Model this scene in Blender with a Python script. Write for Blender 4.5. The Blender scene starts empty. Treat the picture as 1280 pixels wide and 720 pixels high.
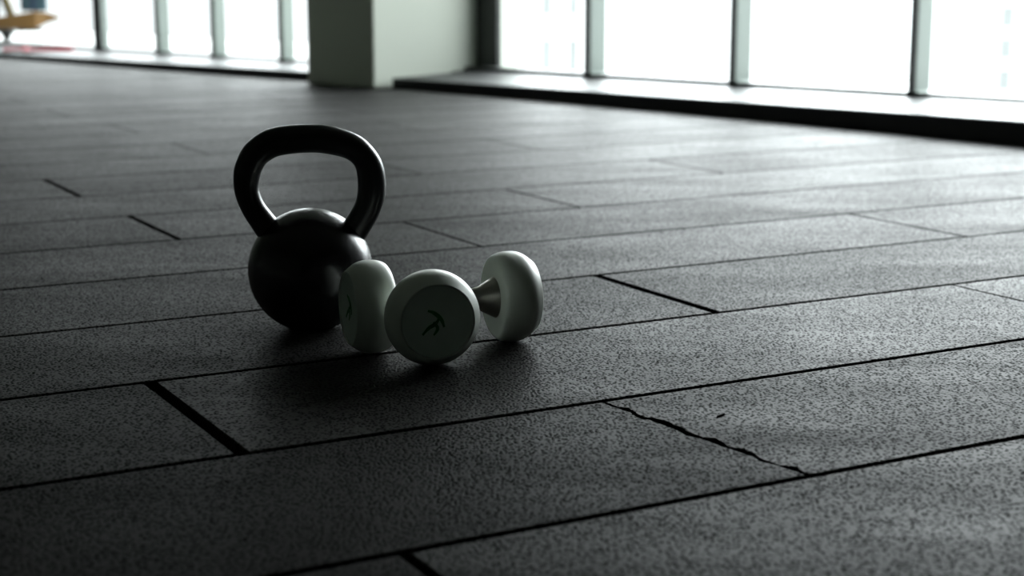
import bpy, bmesh, math, random
from mathutils import Vector, Matrix
random.seed(7)
scene = bpy.context.scene
C = scene.collection

# ------------------------------------------------------------------ room frame
UX = Vector((.705, -.709, 0)).normalized()      # along the window wall, towards the right
VX = Vector((.709, .705, 0)).normalized()       # towards the outside
def W(u, v, z=0.0):
    p = UX * u + VX * v
    return Vector((p.x, p.y, z))

# ------------------------------------------------------------------ helpers
def obj(name, bm, mat, parent=None, smooth=False, angle=None):
    me = bpy.data.meshes.new(name)
    bmesh.ops.recalc_face_normals(bm, faces=bm.faces)
    bm.to_mesh(me); bm.free()
    if smooth:
        for p in me.polygons: p.use_smooth = True
        if angle: me.set_sharp_from_angle(angle=math.radians(angle))
    o = bpy.data.objects.new(name, me)
    C.objects.link(o)
    if mat: me.materials.append(mat)
    if parent: o.parent = parent
    return o
def tag(o, label, cat, group=None):
    o['label'] = label; o['category'] = cat
    if group: o['group'] = group
    return o
def struct(o):
    o['kind'] = 'structure'; return o
def empty(name, loc, rot=(0, 0, 0)):
    o = bpy.data.objects.new(name, None); C.objects.link(o)
    o.location = loc; o.rotation_euler = rot; o.empty_display_size = .05
    return o
def hexa(bm, p):           # p: 8 points, bottom 4 then top 4
    v = [bm.verts.new(q) for q in p]
    for f in ((0,1,2,3),(4,5,6,7),(0,1,5,4),(1,2,6,5),(2,3,7,6),(3,0,4,7)):
        bm.faces.new([v[i] for i in f])
def ubox(bm, u0, u1, v0, v1, z0, z1):
    hexa(bm, [W(u0,v0,z0),W(u1,v0,z0),W(u1,v1,z0),W(u0,v1,z0),W(u0,v0,z1),W(u1,v0,z1),W(u1,v1,z1),W(u0,v1,z1)])
def box(bm, x0, x1, y0, y1, z0, z1, m=None):
    p = [Vector(q) for q in ((x0,y0,z0),(x1,y0,z0),(x1,y1,z0),(x0,y1,z0),(x0,y0,z1),(x1,y0,z1),(x1,y1,z1),(x0,y1,z1))]
    if m: p = [m @ q for q in p]
    hexa(bm, p)
def bevel(o, w, seg=2):
    m = o.modifiers.new('bevel', 'BEVEL'); m.width = w; m.segments = seg; m.limit_method = 'ANGLE'
    return o
def lathe_x(prof, n=64, closed=False):      # revolve (x, r) about the local X axis
    bm = bmesh.new(); rings = []
    for x, r in prof:
        if r < 1e-6: rings.append([bm.verts.new((x, 0, 0))])
        else: rings.append([bm.verts.new((x, r*math.cos(2*math.pi*i/n), r*math.sin(2*math.pi*i/n))) for i in range(n)])
    for a, b in zip(rings, rings[1:]):
        for i in range(n):
            j = (i+1) % n
            if len(a) == 1 and len(b) == 1: continue
            if len(a) == 1: bm.faces.new((a[0], b[i], b[j]))
            elif len(b) == 1: bm.faces.new((a[i], a[j], b[0]))
            else: bm.faces.new((a[i], a[j], b[j], b[i]))
    return bm
def lathe_z(prof, n=64):
    bm = lathe_x(prof, n)
    bmesh.ops.rotate(bm, verts=bm.verts, cent=(0,0,0), matrix=Matrix.Rotation(-math.pi/2, 3, 'Y'))
    return bm
def catmull(pts, k=8):
    P = [Vector(p) for p in pts]; out = []
    P = [P[0]*2-P[1]] + P + [P[-1]*2-P[-2]]
    for i in range(1, len(P)-2):
        a, b, c, d = P[i-1:i+3]
        for j in range(k):
            t = j/k
            out.append(.5*((2*b)+(c-a)*t+(2*a-5*b+4*c-d)*t*t+(3*b-a-3*c+d)*t**3))
    out.append(P[-2]); return out
def tube(bm, pts, rad, n=24, flat=1.0):
    rings = []
    up = Vector((0, 1, 0))
    for i, p in enumerate(pts):
        t = (pts[min(i+1, len(pts)-1)] - pts[max(i-1, 0)]).normalized()
        a = up - t*up.dot(t)
        if a.length < 1e-3: a = Vector((1,0,0)) - t*t.x
        a.normalize(); b = t.cross(a)
        r = rad[i] if isinstance(rad, (list, tuple)) else rad
        rings.append([bm.verts.new(p + a*(r*flat*math.cos(2*math.pi*k/n)) + b*(r*math.sin(2*math.pi*k/n))) for k in range(n)])
    for a, b in zip(rings, rings[1:]):
        for k in range(n):
            bm.faces.new((a[k], a[(k+1)%n], b[(k+1)%n], b[k]))
    bm.faces.new(rings[0]); bm.faces.new(rings[-1])

# ------------------------------------------------------------------ materials
def mat(name, col, rough=.5, metal=0, bump=None, spec=None, var=None):
    m = bpy.data.materials.new(name); m.use_nodes = True
    nt = m.node_tree; b = nt.nodes['Principled BSDF']
    b.inputs['Base Color'].default_value = (*col, 1)
    b.inputs['Roughness'].default_value = rough
    b.inputs['Metallic'].default_value = metal
    if spec is not None: b.inputs['Specular IOR Level'].default_value = spec
    tc = nt.nodes.new('ShaderNodeTexCoord')
    if var:                                   # (scale, amount): gentle blotchy colour variation
        n = nt.nodes.new('ShaderNodeTexNoise'); n.inputs['Scale'].default_value = var[0]; n.inputs['Detail'].default_value = 4
        nt.links.new(tc.outputs['Object'], n.inputs['Vector'])
        r = nt.nodes.new('ShaderNodeValToRGB')
        r.color_ramp.elements[0].position = .3; r.color_ramp.elements[1].position = .7
        r.color_ramp.elements[0].color = (*[c*(1-var[1]) for c in col], 1)
        r.color_ramp.elements[1].color = (*[min(1, c*(1+var[1])) for c in col], 1)
        nt.links.new(n.outputs['Fac'], r.inputs['Fac']); nt.links.new(r.outputs['Color'], b.inputs['Base Color'])
    if bump:                                  # (scale, strength, distance)
        n = nt.nodes.new('ShaderNodeTexNoise'); n.inputs['Scale'].default_value = bump[0]; n.inputs['Detail'].default_value = 3
        nt.links.new(tc.outputs['Object'], n.inputs['Vector'])
        bp = nt.nodes.new('ShaderNodeBump'); bp.inputs['Strength'].default_value = bump[1]; bp.inputs['Distance'].default_value = bump[2]
        nt.links.new(n.outputs['Fac'], bp.inputs['Height']); nt.links.new(bp.outputs['Normal'], b.inputs['Normal'])
    return m

def rubber():
    m = bpy.data.materials.new('speckled black rubber'); m.use_nodes = True
    nt = m.node_tree; N = nt.nodes.new; L = nt.links.new
    b = nt.nodes['Principled BSDF']
    tc = N('ShaderNodeTexCoord')
    vo = N('ShaderNodeTexVoronoi'); vo.inputs['Scale'].default_value = 285; vo.inputs['Randomness'].default_value = .9
    L(tc.outputs['Object'], vo.inputs['Vector'])
    pit = N('ShaderNodeMapRange'); pit.inputs['From Min'].default_value = .20; pit.inputs['From Max'].default_value = .58
    L(vo.outputs['Distance'], pit.inputs['Value'])          # 0 in a pit, 1 on the granule face
    fine = N('ShaderNodeTexNoise'); fine.inputs['Scale'].default_value = 420; fine.inputs['Detail'].default_value = 2
    L(tc.outputs['Object'], fine.inputs['Vector'])
    big = N('ShaderNodeTexNoise'); big.inputs['Scale'].default_value = 3.2; big.inputs['Detail'].default_value = 5; big.inputs['Roughness'].default_value = .6
    mp = N('ShaderNodeMapping'); mp.inputs['Rotation'].default_value = (0, 0, -math.radians(28.7)); mp.inputs['Scale'].default_value = (1, 3.2, 1)
    L(tc.outputs['Object'], mp.inputs['Vector']); L(mp.outputs['Vector'], big.inputs['Vector'])
    h = N('ShaderNodeMath'); h.operation = 'MULTIPLY_ADD'; h.inputs[1].default_value = .35
    L(fine.outputs['Fac'], h.inputs[0]); L(pit.outputs['Result'], h.inputs[2])
    # worn dust patches lift the colour a little, pits are coloured much darker
    wear = N('ShaderNodeMapRange'); wear.inputs['From Min'].default_value = .3; wear.inputs['From Max'].default_value = .7
    wear.inputs['To Min'].default_value = .84; wear.inputs['To Max'].default_value = 1.18
    L(big.outputs['Fac'], wear.inputs['Value'])
    pc = N('ShaderNodeMapRange'); pc.inputs['To Min'].default_value = PIT; pc.inputs['To Max'].default_value = 1.0
    L(pit.outputs['Result'], pc.inputs['Value'])
    at = N('ShaderNodeAttribute'); at.attribute_name = 'tone'        # each plank's own shade of rubber
    m0 = N('ShaderNodeMath'); m0.operation = 'MULTIPLY'
    L(wear.outputs['Result'], m0.inputs[0]); L(at.outputs['Fac'], m0.inputs[1])
    mu = N('ShaderNodeMath'); mu.operation = 'MULTIPLY'
    L(m0.outputs['Value'], mu.inputs[0]); L(pc.outputs['Result'], mu.inputs[1])
    cm = N('ShaderNodeVectorMath'); cm.operation = 'SCALE'; cm.inputs[0].default_value = FLOORC
    L(mu.outputs['Value'], cm.inputs['Scale']); L(cm.outputs['Vector'], b.inputs['Base Color'])
    rr = N('ShaderNodeMapRange'); rr.inputs['From Min'].default_value = .3; rr.inputs['From Max'].default_value = .7
    rr.inputs['To Min'].default_value = FROUGH+.05; rr.inputs['To Max'].default_value = FROUGH-.05
    L(big.outputs['Fac'], rr.inputs['Value']); L(rr.outputs['Result'], b.inputs['Roughness'])
    bp = N('ShaderNodeBump'); bp.inputs['Strength'].default_value = FBUMP; bp.inputs['Distance'].default_value = .0012
    L(h.outputs['Value'], bp.inputs['Height']); L(bp.outputs['Normal'], b.inputs['Normal'])
    # matt rubber under a thin worn sheen that only shows at a grazing angle
    lw = N('ShaderNodeLayerWeight'); lw.inputs['Blend'].default_value = .5
    pw = N('ShaderNodeMath'); pw.operation = 'POWER'; pw.inputs[1].default_value = 5.6; L(lw.outputs['Facing'], pw.inputs[0])
    sc = N('ShaderNodeMath'); sc.operation = 'MULTIPLY_ADD'; sc.inputs[1].default_value = FSPEC; sc.inputs[2].default_value = .006; L(pw.outputs['Value'], sc.inputs[0])
    sw = N('ShaderNodeMath'); sw.operation = 'MULTIPLY'; L(sc.outputs['Value'], sw.inputs[0]); L(mu.outputs['Value'], sw.inputs[1])
    di = N('ShaderNodeBsdfDiffuse'); di.inputs['Roughness'].default_value = .6; gl = N('ShaderNodeBsdfGlossy')
    L(cm.outputs['Vector'], di.inputs['Color']); L(rr.outputs['Result'], gl.inputs['Roughness'])
    L(bp.outputs['Normal'], di.inputs['Normal']); L(bp.outputs['Normal'], gl.inputs['Normal'])
    mx = N('ShaderNodeMixShader'); L(sw.outputs['Value'], mx.inputs['Fac']); L(di.outputs['BSDF'], mx.inputs[1]); L(gl.outputs['BSDF'], mx.inputs[2])
    out = [n for n in nt.nodes if n.type == 'OUTPUT_MATERIAL'][0]
    L(mx.outputs['Shader'], out.inputs['Surface']); nt.nodes.remove(b)
    return m
FLOORC = (.0235, .0225, .0217); FROUGH = .42; FSPEC = .205; FBUMP = .35; PIT = .05
M = {}
M['rubber'] = rubber()
M['underlay'] = mat('black underlay', (.004, .004, .004), .9, spec=.1)
M['iron'] = mat('black enamelled cast iron', (.006, .006, .007), .27, bump=(55, .35, .0015), spec=.35)
M['grip'] = mat('black painted grip', (.006, .006, .007), .30, bump=(140, .25, .0006), spec=.35)
M['vinyl'] = mat('pale grey green vinyl', (.67, .71, .65), .42, bump=(220, .08, .0004), var=(18, .04))
M['disc'] = mat('smooth pale disc', (.60, .69, .62), .35, var=(30, .04))
M['logo'] = mat('green print', (.02, .16, .03), .45, var=(80, .1))
M['chrome'] = mat('worn steel', (.42, .40, .36), .32, metal=.9, bump=(300, .1, .0003))
M['paint'] = mat('pale wall paint', (.72, .76, .70), .6, bump=(60, .08, .001), var=(2, .02))
M['pier'] = mat('olive white pier paint', (.80, .85, .75), .55, bump=(60, .08, .001), var=(2, .02))
M['header'] = mat('dark grey panel', (.05, .055, .05), .7, var=(1.5, .08))
M['ceil'] = mat('ceiling paint', (.33, .36, .30), .8, var=(1.5, .03))
M['darkwall'] = mat('grey green wall paint', (.16, .18, .15), .7, var=(1.5, .08))
M['sill'] = mat('black polished stone', (.018, .019, .020), .44, bump=(30, .05, .0006), spec=.4)
M['frame'] = mat('grey green aluminium', (.30, .345, .32), .4, metal=.35, bump=(80, .03, .0004))
M['jamb'] = mat('dark bronze frame', (.03, .034, .032), .45, bump=(80, .04, .0004))
M['terrace'] = mat('pale concrete paving', (.42, .42, .41), .85, bump=(20, .3, .004), var=(3, .05))
M['facade'] = mat('pale facade render', (.78, .77, .77), .8, var=(.6, .03))
M['facade_glass'] = mat('facade window', (.29, .31, .31), .3, var=(2, .1))
M['yellow'] = mat('ochre padding', (.20, .098, .018), .6, bump=(90, .2, .001), var=(12, .1))
M['postyellow'] = mat('yellow enamel', (.16, .115, .02), .4, var=(12, .08))
M['blackmetal'] = mat('black metal', (.008, .009, .009), .5, bump=(90, .1, .0005))
M['greymetal'] = mat('grey mauve metal', (.12, .11, .13), .5, var=(12, .1))
M['blue'] = mat('pale blue cloth', (.04, .085, .11), .8, bump=(120, .4, .001), var=(14, .15))
M['navy'] = mat('navy strap', (.02, .04, .09), .7, bump=(120, .3, .001))
M['red'] = mat('red rubber band', (.55, .03, .06), .5, var=(12, .1))
def glass():
    m = bpy.data.materials.new('window glass'); m.use_nodes = True
    nt = m.node_tree; nt.nodes.clear(); N = nt.nodes.new; L = nt.links.new
    o = N('ShaderNodeOutputMaterial'); mx = N('ShaderNodeMixShader'); tr = N('ShaderNodeBsdfTransparent'); gl = N('ShaderNodeBsdfGlossy')
    fr = N('ShaderNodeLayerWeight'); fr.inputs['Blend'].default_value = .5
    p5 = N('ShaderNodeMath'); p5.operation = 'POWER'; p5.inputs[1].default_value = 5; L(fr.outputs['Facing'], p5.inputs[0])
    fa = N('ShaderNodeMath'); fa.operation = 'MULTIPLY_ADD'; fa.inputs[1].default_value = .85; fa.inputs[2].default_value = .03; L(p5.outputs['Value'], fa.inputs[0])
    tr.inputs['Color'].default_value = (.97, .985, .98, 1); gl.inputs['Roughness'].default_value = .02
    L(fa.outputs['Value'], mx.inputs['Fac']); L(tr.outputs['BSDF'], mx.inputs[1]); L(gl.outputs['BSDF'], mx.inputs[2]); L(mx.outputs['Shader'], o.inputs['Surface'])
    return m
M['glass'] = glass()

# ------------------------------------------------------------------ floor of rubber planks
YAW = math.radians(28.729)
T = Vector((math.cos(YAW), math.sin(YAW))); NN = Vector((-math.sin(YAW), math.cos(YAW)))
O0, WD = .9824, .27962
ULEFT, URIGHT, VBACK, VGLASS, ZC = -9.6, 1.9, -3.2, 4.15, 2.15
cuts = {-1: [.45], 0: ['crack'], 1: [.432, 1.50], 2: [-1.72, 1.127], 3: [-.35, 1.80], 4: [1.10], 5: [.724, 1.441], 7: [.712, 1.405], 6: [-.40, 1.95]}
gapw = {(1,1.50): .003, (4,1.10): .004, (-1,.45): .008, (1,.432): .012, (2,1.127): .012, (5,.724): .009, (7,.712): .010}
crack = [(.7885,.2765),(.7892,.2573),(.7941,.2481),(.7943,.2319),(.7889,.2129),(.7939,.2071),(.8,.2006),(.8012,.1817),(.7999,.1646),(.7945,.1444),(.799,.1362),(.8072,.126),(.8033,.103),(.8051,.0939),(.8109,.088),(.8087,.0705),(.805,.0491),(.8094,.0365),(.8156,.0255),(.8149,.0111),(.8150,.0030)]
crackw = [.0008,.0016,.0040,.0012,.0012,.0052,.0018,.0012,.0046,.0010,.0010,.0030,.0022,.0012,.0026,.0022,.0008,.0010,.0052,.0018,.0020]
TH = .012
_c, _w = [], []
for i in range(len(crack)-1):
    (a0_, b0_), (a1_, b1_) = crack[i], crack[i+1]
    _c.append(crack[i]); _w.append(crackw[i])
    if i and i < len(crack)-2:
        for q in (.33, .66):
            _c.append((a0_+(a1_-a0_)*q + random.uniform(-.0013, .0013), b0_+(b1_-b0_)*q)); _w.append(max(.0006, random.choice((.5, .7, 1.1))*(crackw[i]*(1-q)+crackw[i+1]*q)))
crack = _c + [crack[-1]]; crackw = _w + [crackw[-1]]
fb = bmesh.new()
tone_layer = fb.faces.layers.float.new('tone')
tones = {(0, 0): .86, (0, 1): .96, (1, 0): .98, (1, 1): 1.16, (-1, 1): 1.16, (-1, 0): .9}
def plank(poly, tone=1.0):
    """poly: list of (s, n) counter-clockwise; a slab with a softened upper edge"""
    e = .0012
    def P(s, n, z): q = T*s + NN*n; return (q.x, q.y, z)
    k = len(poly)
    ins = []
    for i in range(k):
        a, b, c = Vector(poly[i-1]), Vector(poly[i]), Vector(poly[(i+1) % k])
        d1 = (b-a).normalized(); d2 = (c-b).normalized()
        n1 = Vector((-d1.y, d1.x)); n2 = Vector((-d2.y, d2.x))
        m = (n1+n2)
        m = m.normalized() if m.length > 1e-6 else n1
        ins.append(b + m*(e/max(.5, m.dot(n1))))
    before = len(fb.faces)
    lo = [fb.verts.new(P(p[0], p[1], -TH)) for p in poly]
    mi = [fb.verts.new(P(p[0], p[1], -e)) for p in poly]
    hi = [fb.verts.new(P(p.x, p.y, 0)) for p in ins]
    for r0, r1 in ((lo, mi), (mi, hi)):
        for i in range(k):
            j = (i+1) % k
            fb.faces.new((r0[i], r0[j], r1[j], r1[i]))
    if k == 4: fb.faces.new(hi)
    else:
        f = fb.faces.new(hi); bmesh.ops.triangulate(fb, faces=[f], ngon_method='EAR_CLIP')
    fb.faces.ensure_lookup_table()
    for i in range(before, len(fb.faces)): fb.faces[i][tone_layer] = tone
SMIN, SMAX = -8.0, 8.5
for k in range(-27, 33):
    rg = .0042 if k > 1 else .0046            # half of the long seam's gap
    n0 = O0 + k*WD + rg*.5*1.6; n1 = O0 + (k+1)*WD - rg*.5*1.6
    cs = list(cuts.get(k, []))
    if 'crack' in cs:
        xs = [.80 - 1.43*i for i in range(1, 6)] + [.80 + 1.43*i for i in range(1, 6)]
    else:
        base = cs[0] if cs else .40 + .70*((k*3) % 4) + .02*((k*7) % 5)
        xs = cs + [base - 1.42*i for i in range(1, 7)] + [ (cs[-1] if cs else base-1.42) + 1.42*i for i in range(1, 7)]
    xs = sorted(x for x in xs if SMIN < x < SMAX)
    segs = []
    edges = [SMIN] + xs + [SMAX]
    for a, b in zip(edges, edges[1:]):
        ga = gapw.get((k, a), .006 if k < 7 else .003)/2; gb = gapw.get((k, b), .006 if k < 7 else .003)/2
        if b-a < .02: continue
        s0, s1 = a+ga, b-gb
        if 'crack' in cs and s0 < .79 < s1:
            cl = [(s, O0 + n) for s, n in crack]
            left = [(s - w, n) for (s, n), w in zip(cl, crackw)]
            right = [(s + w, n) for (s, n), w in zip(cl, crackw)]
            left[0] = (left[0][0], n1); right[0] = (right[0][0], n1)
            left[-1] = (left[-1][0], n0); right[-1] = (right[-1][0], n0)
            plank([(s0, n0)] + list(reversed(left)) + [(s0, n1)], tones[(0, 0)])
            plank(right + [(s1, n0), (s1, n1)], tones[(0, 1)])
        else:
            mid = (s0+s1)/2; key = (k, 1 if s1 > (.9 if k != 0 else .8) else 0)
            plank([(s0, n0), (s1, n0), (s1, n1), (s0, n1)], tones.get(key, random.uniform(.92, 1.08)))
def clip(bm, co, no):
    g = list(bm.verts) + list(bm.edges) + list(bm.faces)
    bmesh.ops.bisect_plane(bm, geom=g, plane_co=co, plane_no=no, clear_outer=True)
clip(fb, W(0, 4.10), VX); clip(fb, W(0, VBACK), -VX); clip(fb, W(URIGHT, 0), UX); clip(fb, W(ULEFT, 0), -UX)
floor = struct(obj('floor', fb, M['rubber']))
ub = bmesh.new(); ubox(ub, ULEFT, URIGHT, VBACK, 4.12, -.06, -TH+.0005)
struct(obj('underlay', ub, M['underlay'], floor))

# ------------------------------------------------------------------ room shell
def wall(name, u0, u1, v0, v1, z0, z1, m):
    b = bmesh.new(); ubox(b, u0, u1, v0, v1, z0, z1); return struct(obj(name, b, m))
ZH = 1.85
UEND = -1.2
wall('ceiling', ULEFT-.15, URIGHT+.15, VBACK-.15, VGLASS+.35, ZC, ZC+.12, M['ceil'])
wall('wall_left', ULEFT-.12, ULEFT, VBACK-.12, VGLASS+.25, -.06, ZC, M['darkwall'])
wall('wall_right', URIGHT, URIGHT+.12, VBACK-.12, VGLASS+.25, -.06, ZC, M['darkwall'])
wall('wall_front', ULEFT, URIGHT, VBACK-.12, VBACK, -.06, ZC, M['darkwall'])
wall('wall_back', ULEFT, URIGHT, VGLASS-.02, VGLASS+.22, ZH, ZC, M['header'])
wall('wall_light_block', UEND, URIGHT, 4.10, 4.40, 0, ZH, M['header'])  # unseen wall, added to cut window light on the right floor
b = bmesh.new(); ubox(b, -4.775, -4.397, 3.685, 4.42, 0, ZH)
pier = struct(obj('wall_pier', b, M['pier']))
bevel(pier, .006)

def ledge(name, pts, vb, zb):
    """pts: (u, v of the front edge, height at the front edge)"""
    b = bmesh.new(); cols = []
    for u, v, h in pts:
        cols.append([b.verts.new(W(u, v, 0)), b.verts.new(W(u, v, h-.003)), b.verts.new(W(u, v+.003, h)), b.verts.new(W(u, vb, zb)), b.verts.new(W(u, vb, 0))])
    for a, c in zip(cols, cols[1:]):
        for i in range(5):
            b.faces.new((a[i], a[(i+1) % 5], c[(i+1) % 5], c[i]))
    b.faces.new(cols[0]); b.faces.new(cols[-1])
    return struct(obj(name, b, M['sill']))
ledge('trim_1', [(ULEFT, 3.78, .022), (-8.0, 3.77, .023), (-7.28, 3.765, .024), (-6.6, 3.76, .027), (-5.84, 3.755, .031), (-5.12, 3.77, .034), (-4.775, 3.775, .035)], 4.30, .030)
ledge('trim_2', [(-4.355, 3.736, .037), (-3.975, 3.722, .039), (-3.55, 3.70, .042), (-2.894, 3.652, .046), (-2.323, 3.595, .052), (-1.83, 3.52, .059), (-1.2, 3.42, .062), (-.4, 3.3, .064), (URIGHT, 3.1, .064)], 4.30, .050)
# narrow slot between pier and right ledge, closed by the ledge's own return behind the pier corner
b = bmesh.new(); ubox(b, -4.397, -4.355, 4.06, 4.30, 0, .045); struct(obj('trim_3', b, M['sill']))

def window(name, u0, u1, v, zs, mull, lw=.016, dp=.082, jambs=()):
    b = bmesh.new()
    ubox(b, u0, u1, v-.006, v+dp, zs-.002, zs+.011)             # bottom rail
    ubox(b, u0, u1, v-.006, v+dp, ZH-.05, ZH)                   # head rail
    root = struct(obj(name, b, M['jamb']))
    edges = [u0] + [m[0] for m in mull] + [u1]
    for u, dark in mull:
        b = bmesh.new(); ubox(b, u, u+lw*1, v+.001, v+dp, zs+.006, ZH-.05)
        # flared foot where the mullion meets the rail
        w_ = lw*1
        ubox(b, u-.012, u+w_+.012, v-.004, v+dp+.001, zs+.0061, zs+.014)
        o = obj('mullion', b, M['frame'], root)
        bevel(o, .003)
        b = bmesh.new(); ubox(b, u-.001, u+lw*(3.6 if dark else .8), v-.012, v+.0015, zs+.010, ZH-.05)
        obj('mullion_cap', b, M['jamb'], o)
    for a, c in jambs:
        b = bmesh.new(); ubox(b, a, c, v+.055, v+dp, zs-.002, ZH-.04); bevel(obj('jamb', b, M['jamb'], root), .004)
    for a, c in zip(edges, edges[1:]):
        b = bmesh.new(); ubox(b, a+.01, c, v+dp*.8, v+dp*.8+.006, zs+.004, ZH-.045)
        obj('glass_pane', b, M['glass'], root)
    return root
window('window_1', ULEFT, -4.775, 4.20, .030, [(-9.2,0),(-8.80,0),(-8.42,0),(-7.125,1),(-6.58,0),(-6.126,0),(-5.623,0)], dp=.062)
window('window_2', -4.397, UEND, 4.13, .050, [(-3.789,0),(-3.165,0),(-2.516,0),(-1.88,0)], jambs=[(-4.397, -4.290)])

# outside
b = bmesh.new(); ubox(b, -60, 60, 4.425, 90, -6.2, -6); struct(obj('street', b, M['terrace']))
b = bmesh.new(); ubox(b, -11, -6.3, 4.425, 6.2, -.14, -.02); struct(obj('balcony', b, M['terrace']))
def building(x0, x1, y0, dep, top, wins, label):
    """wins: (centre x, width, z of the first row, height, row pitch, rows)"""
    root = empty('building', ((x0+x1)/2, y0, -6)); tag(root, label, 'building')
    X = (x0+x1)/2
    b = bmesh.new(); box(b, x0-X, x1-X, 0, dep, 0, top+6); obj('facade', b, M['facade'], root)
    b = bmesh.new(); box(b, x0-X-.15, x1-X+.15, -.15, dep+.15, top+6, top+6.3); obj('cornice', b, M['facade'], root)
    for cx, w_, z0, h, pt, n in wins:
        for j in range(n):
            z = z0 + j*pt + 6
            b = bmesh.new(); box(b, cx-X-w_/2, cx-X+w_/2, -.04, .03, z, z+h); obj('window', b, M['facade_glass'], root)
building(-.4, 1.9, 40, 4, 5, [(.18, .26, -3.6, .9, 1.5, 5), (.85, .26, -3.6, .9, 1.5, 5), (1.5, .22, -3.6, .9, 1.5, 5)], 'faint pale building in the window just right of the pillar')
building(16.6, 21.5, 60, 5, 6, [(18.2, .46, -5.0, .75, 1.15, 8), (19.6, .46, -5.0, .75, 1.15, 8), (20.8, .46, -5.0, .75, 1.15, 8)], 'faint pale building in the window at the far right')

# ------------------------------------------------------------------ kettlebell
KX, KY = -.2303, 1.812
kb = empty('kettlebell', (KX, KY, 0), (0, 0, math.atan2(-KX, KY)))
tag(kb, 'black cast iron kettlebell standing on the rubber floor behind the dumbbells', 'kettlebell')
R = .0708; zc = .0672
prof = []
a0 = math.acos(-zc/R*.985) if zc/R*.985 < 1 else math.pi
prof = [(0, 0), (.024, 0) ]
bm = None
pr = [(0.0, 0.0)]
zb = .0015
rb = math.sqrt(R*R - (zc-zb)**2)
pr = [(0.0, 0.0), (0.0, rb-.003), (.0006, rb-.001)]
N = 40
amin = math.asin((zb-zc)/R)
for i in range(N+1):
    a = amin + (math.pi/2-amin)*i/N
    pr.append((zc+R*math.sin(a), R*math.cos(a) if i < N else 0.0))
obj('ball', lathe_z(pr, 96), M['iron'], kb, smooth=True, angle=40)
s = 1.86/2014
def kp(dx, y): return Vector((dx*s, 0, zc + (337-y)*s*1.002))
cl = [(-26,322,19),(-36,306,18.5),(-46,291,17),(-58,274,15.4),(-68.5,257,14.6),(-75,237,15),(-74,217,16.3),(-70,205,16.5),(-62,192,17),(-45,180.5,17.6),(-25,176,17.6),(0,174.6,17.4),(23,176,17.4),(53,185,16.3),(69,199,15.9),(76,216,17),(77,241,17.2),(71.5,261,16.6),(60,281,16.8),(48,298,18),(34,314,19)]
pp = catmull([kp(x, y) for x, y, r in cl], 6)
rr_ = catmull([(r, 0, 0) for x, y, r in cl], 6)
bm = bmesh.new(); tube(bm, pp, [v.x*s for v in rr_], 36)
obj('handle', bm, M['grip'], kb, smooth=True, angle=60)

# ------------------------------------------------------------------ dumbbells
HP = [(.0040,0),(.0040,.0380),(.0006,.0385),(.0006,.0393),(.0030,.0412),(.0070,.0444),(.0110,.0470),(.0150,.0487),(.0195,.0497),(.0240,.0500),(.0290,.0499),(.0340,.0492),(.0385,.0478),(.0420,.0458),(.0440,.0432),(.0445,.0390),(.0430,.0300),(.0430,.0)]
def fine(prof):
    out = [Vector((p[0], p[1], 0)) for p in prof]
    o = catmull(out[2:15], 3)
    return [prof[0], prof[1]] + [(p.x, p.y) for p in o] + prof[15:]
def logo_bm():
    bm = bmesh.new()
    def stroke(pts, w):
        P = catmull([(0, y, z) for y, z in pts], 6)
        L_ = []; R_ = []
        for i, p in enumerate(P):
            t = (P[min(i+1, len(P)-1)] - P[max(i-1, 0)]).normalized()
            q = Vector((0, -t.z, t.y)) * (w*(.35+.65*math.sin(math.pi*min(.9, max(.12, i/(len(P)-1))))))/2
            L_.append(bm.verts.new(p+q)); R_.append(bm.verts.new(p-q))
        for i in range(len(P)-1): bm.faces.new((L_[i], L_[i+1], R_[i+1], R_[i]))
    stroke([(.010,.012),(.003,.009),(-.004,.002),(-.007,-.006)], .0042)
    stroke([(.016,-.013),(.009,-.006),(.002,-.002),(-.002,.004)], .0040)
    stroke([(.004,.000),(.000,-.007),(.004,-.014)], .0034)
    g = bmesh.ops.extrude_face_region(bm, geom=bm.faces[:])
    bmesh.ops.translate(bm, verts=[v for v in g['geom'] if isinstance(v, bmesh.types.BMVert)], vec=(-.0005, 0, 0))
    return bm
def head(parent, x, flip):
    """outer face at local x, the weight running inwards (+X, or -X when flipped)"""
    rot = (0, 0, math.pi) if flip else (0, 0, 0)
    h = obj('weight_head', lathe_x(fine(HP), 96), M['vinyl'], parent, smooth=True, angle=45)
    h.location = (x, 0, .05); h.rotation_euler = rot
    ring = [(.0030, .0), (.0028, .0350), (.0024, .0362), (.0020, .0371), (.0022, .0379), (.0039, .0379), (.0039, .0)]
    d = obj('end_disc', lathe_x(ring, 96), M['disc'], h, smooth=True, angle=30)
    lg = obj('logo', logo_bm(), M['logo'], h); lg.location = (.0030, 0, 0)
    return h
def dumbbell(loc, rz, half, label, full=True):
    root = empty('dumbbell', loc, (0, 0, rz)); tag(root, label, 'dumbbell')
    head(root, -half-.026, False)
    if full: head(root, half+.026, True)
    x0 = -half+.0175; x1 = half-.0175 if full else -half+.040
    hp = [(x0, 0), (x0, .0225), (x0+.006, .0195), (x0+.018, .0130), (x0+.030, .0110)]
    if full:
        hp += [(0, .0135)] + [(-a, r) for a, r in reversed([(x0, 0), (x0, .0225), (x0+.006, .0195), (x0+.018, .0130), (x0+.030, .0110)])]
    else:
        hp += [(x1-.002, .0115), (x1, .0095), (x1, 0)]
    h = obj('handle', lathe_x(hp, 48), M['chrome'], root, smooth=True, angle=40); h.location = (0, 0, .05)
    return root
Lc = Vector((-.1510, 1.689)); Rc = Vector((-.0035, 1.744))
mid = (Lc+Rc)/2; dd = Rc-Lc
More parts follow.
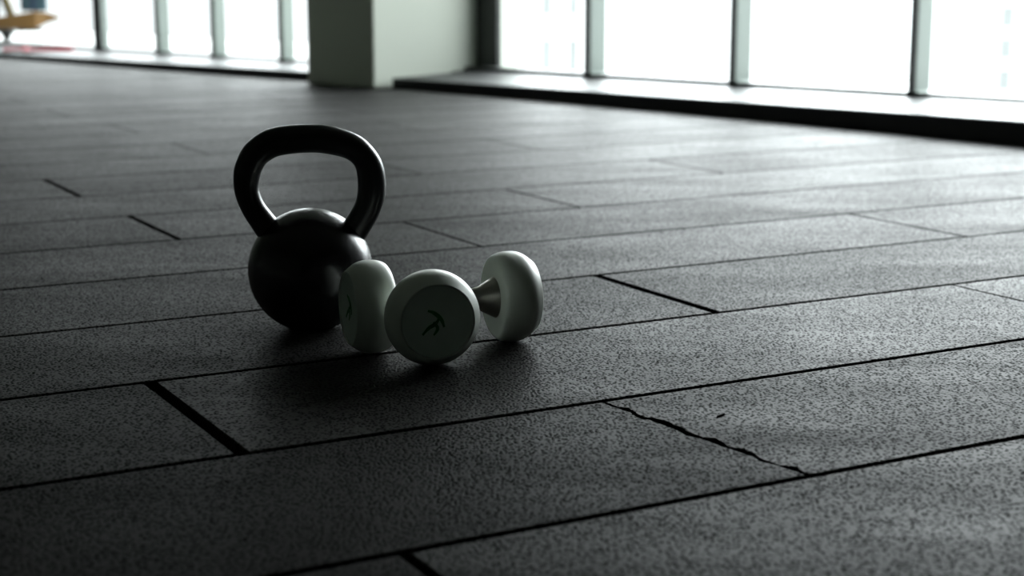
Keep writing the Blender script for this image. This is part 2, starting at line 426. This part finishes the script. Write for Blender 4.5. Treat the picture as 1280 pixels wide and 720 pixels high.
dumbbell((mid.x, mid.y, 0), math.atan2(dd.y, dd.x), dd.length/2, 'pale grey-green round-headed dumbbell lying sideways with its steel handle showing at the right')
Fc = Vector((-.083, 1.634)); ang = math.radians(90+17)
ax = Vector((math.cos(ang), math.sin(ang)))
hf = .05
fo = Fc + ax*hf
dumbbell((fo.x, fo.y, 0), ang, hf, 'pale grey-green dumbbell in front, its round logo end facing the camera', full=False)

# torn crumb of rubber
bm = bmesh.new()
P = [(-.0075,-.001),(-.004,.0006),(0,.0004),(.003,.0022),(.0085,.0016),(.006,-.0004),(.001,-.0010),(-.003,-.0016)]
lo = [bm.verts.new((x, y, .0)) for x, y in P]; hi = [bm.verts.new((x*.8, y*.7, .0016)) for x, y in P]
for i in range(8): bm.faces.new((lo[i], lo[(i+1)%8], hi[(i+1)%8], hi[i]))
bm.faces.new(hi); bm.faces.new(lo)
cr = obj('rubber_crumb', bm, M['underlay']); cr.location = (.192, 1.433, 0); cr.rotation_euler = (0, 0, .75)
tag(cr, 'tiny black rubber crumb on the floor beyond the wavy crack', 'crumb')

# ------------------------------------------------------------------ things by the far left window
st = empty('padded_stool', (-2.79, 9.0, -.02), (0, 0, math.radians(12)))
tag(st, 'blurred ochre padded stool on a tapered pedestal outside the far left window', 'stool')
bm = lathe_z([(0,0),(0,.060),(.012,.058),(.03,.050),(.05,.042),(.05,0)], 32); obj('base', bm, M['greymetal'], st, True, 40)
bm = lathe_z([(.05,0),(.05,.014),(.075,.022),(.10,.042),(.118,.062),(.118,0)], 32); obj('pedestal', bm, M['blackmetal'], st, True, 40)
bm = bmesh.new()
out = [(-.075,-.05),(.16,-.05),(.22,-.015),(.285,-.004),(.285,.004),(.22,.015),(.16,.05),(-.075,.05)]
zlo = [.120,.122,.150,.172,.172,.150,.122,.120]; zhi = [.178,.215,.205,.186,.186,.205,.215,.178]
a = [bm.verts.new((x, y, z)) for (x, y), z in zip(out, zlo)]; c = [bm.verts.new((x, y, z)) for (x, y), z in zip(out, zhi)]
for i in range(8): bm.faces.new((a[i], a[(i+1)%8], c[(i+1)%8], c[i]))
bm.faces.new(a); bm.faces.new(c)
bevel(obj('seat', bm, M['yellow'], st), .01, 3)
bm = bmesh.new(); box(bm, .06, .19, -.04, .04, .105, .124); bevel(obj('under_plate', bm, M['blackmetal'], st), .004)
bm = bmesh.new(); tube(bm, [Vector((.03, 0, .19)), Vector((-.005, 0, .30)), Vector((-.02, 0, .45))], .024, 16); obj('backrest_post', bm, M['postyellow'], st, True, 50)
bm = bmesh.new(); box(bm, -.075, -.03, -.045, .045, .195, .42); bevel(obj('back_pad', bm, M['blackmetal'], st), .01)
bg = empty('bag', (-2.76+.125*math.cos(.209), 9.0+.125*math.sin(.209), .195), (0, 0, .209))
tag(bg, 'pale blue bag with a navy strap resting on the ochre stool', 'bag')
bm = bmesh.new(); box(bm, -.07, .07, -.035, .035, 0, .16); bevel(obj('bag_body', bm, M['blue'], bg), .015, 3)
bm = bmesh.new(); box(bm, -.012, .010, -.039, .039, .0015, .163); bevel(obj('strap', bm, M['navy'], bg), .002)
bm = bmesh.new(); tube(bm, catmull([(-.10,-.02,0),(-.03,.0,.001),(.05,-.01,0),(.12,.015,.001),(.14,.04,0)], 6), .0045, 10)
P0 = W(-7.24, 3.90, .0255)
rd = obj('red_exercise_band', bm, M['red'], None, True); rd.location = P0 + Vector((0,0,.0095)); rd.rotation_euler = (0, 0, math.radians(-42)); rd.scale = (.80, 4.2, 2.0)
tag(rd, 'red elastic exercise band lying on the black ledge at the far left', 'exercise band')

# ------------------------------------------------------------------ sky
w = bpy.data.worlds.new('World'); scene.world = w; w.use_nodes = True
nt = w.node_tree; nt.nodes.clear(); Nn = nt.nodes.new; L = nt.links.new
SAZ, SEL = math.radians(27), math.radians(28)
SUN = Vector((math.sin(SAZ)*math.cos(SEL), math.cos(SAZ)*math.cos(SEL), math.sin(SEL)))
tc = Nn('ShaderNodeTexCoord'); dt = Nn('ShaderNodeVectorMath'); dt.operation = 'DOT_PRODUCT'; dt.inputs[1].default_value = SUN
L(tc.outputs['Generated'], dt.inputs[0])
mx = Nn('ShaderNodeMath'); mx.operation = 'MAXIMUM'; mx.inputs[1].default_value = 0; L(dt.outputs['Value'], mx.inputs[0])
pw = Nn('ShaderNodeMath'); pw.operation = 'POWER'; pw.inputs[1].default_value = 8; L(mx.outputs['Value'], pw.inputs[0])
ma = Nn('ShaderNodeMath'); ma.operation = 'MULTIPLY_ADD'; ma.inputs[1].default_value = 27.0; ma.inputs[2].default_value = 4.4; L(pw.outputs['Value'], ma.inputs[0])
bgn = Nn('ShaderNodeBackground'); bgn.inputs['Color'].default_value = (.95, 1.0, 1.02, 1); 
sx = Nn('ShaderNodeSeparateXYZ'); L(tc.outputs['Generated'], sx.inputs['Vector'])
el = Nn('ShaderNodeMapRange'); el.inputs['From Min'].default_value = 0; el.inputs['From Max'].default_value = .22; el.inputs['To Min'].default_value = .30; el.inputs['To Max'].default_value = 1.0
L(sx.outputs['Z'], el.inputs['Value'])
mm = Nn('ShaderNodeMath'); mm.operation = 'MULTIPLY'; L(ma.outputs['Value'], mm.inputs[0]); L(el.outputs['Result'], mm.inputs[1]); L(mm.outputs['Value'], bgn.inputs['Strength'])
ow = Nn('ShaderNodeOutputWorld'); L(bgn.outputs['Background'], ow.inputs['Surface'])

# ------------------------------------------------------------------ camera
cam = bpy.data.cameras.new('camera'); co = bpy.data.objects.new('camera', cam); C.objects.link(co)
co.location = (0, 0, .4); co.rotation_euler = (math.radians(90-11.052), 0, 0)
cam.sensor_width = 36; cam.lens = 2014.4/1280*36
cam.clip_start = .05; cam.clip_end = 200
cam.dof.use_dof = True; cam.dof.focus_distance = 1.66; cam.dof.aperture_fstop = 5.6
scene.camera = co
vs = scene.view_settings
vs.view_transform = 'Standard'; vs.look = 'None'; vs.gamma = 1; vs.use_curve_mapping = False
vs.exposure = 0.0
scene.cycles.use_denoising = True
scene.cycles.max_bounces = 8; scene.cycles.diffuse_bounces = 4; scene.cycles.transparent_max_bounces = 12
scene.cycles.caustics_reflective = False; scene.cycles.caustics_refractive = False
scene.cycles.sample_clamp_indirect = 6
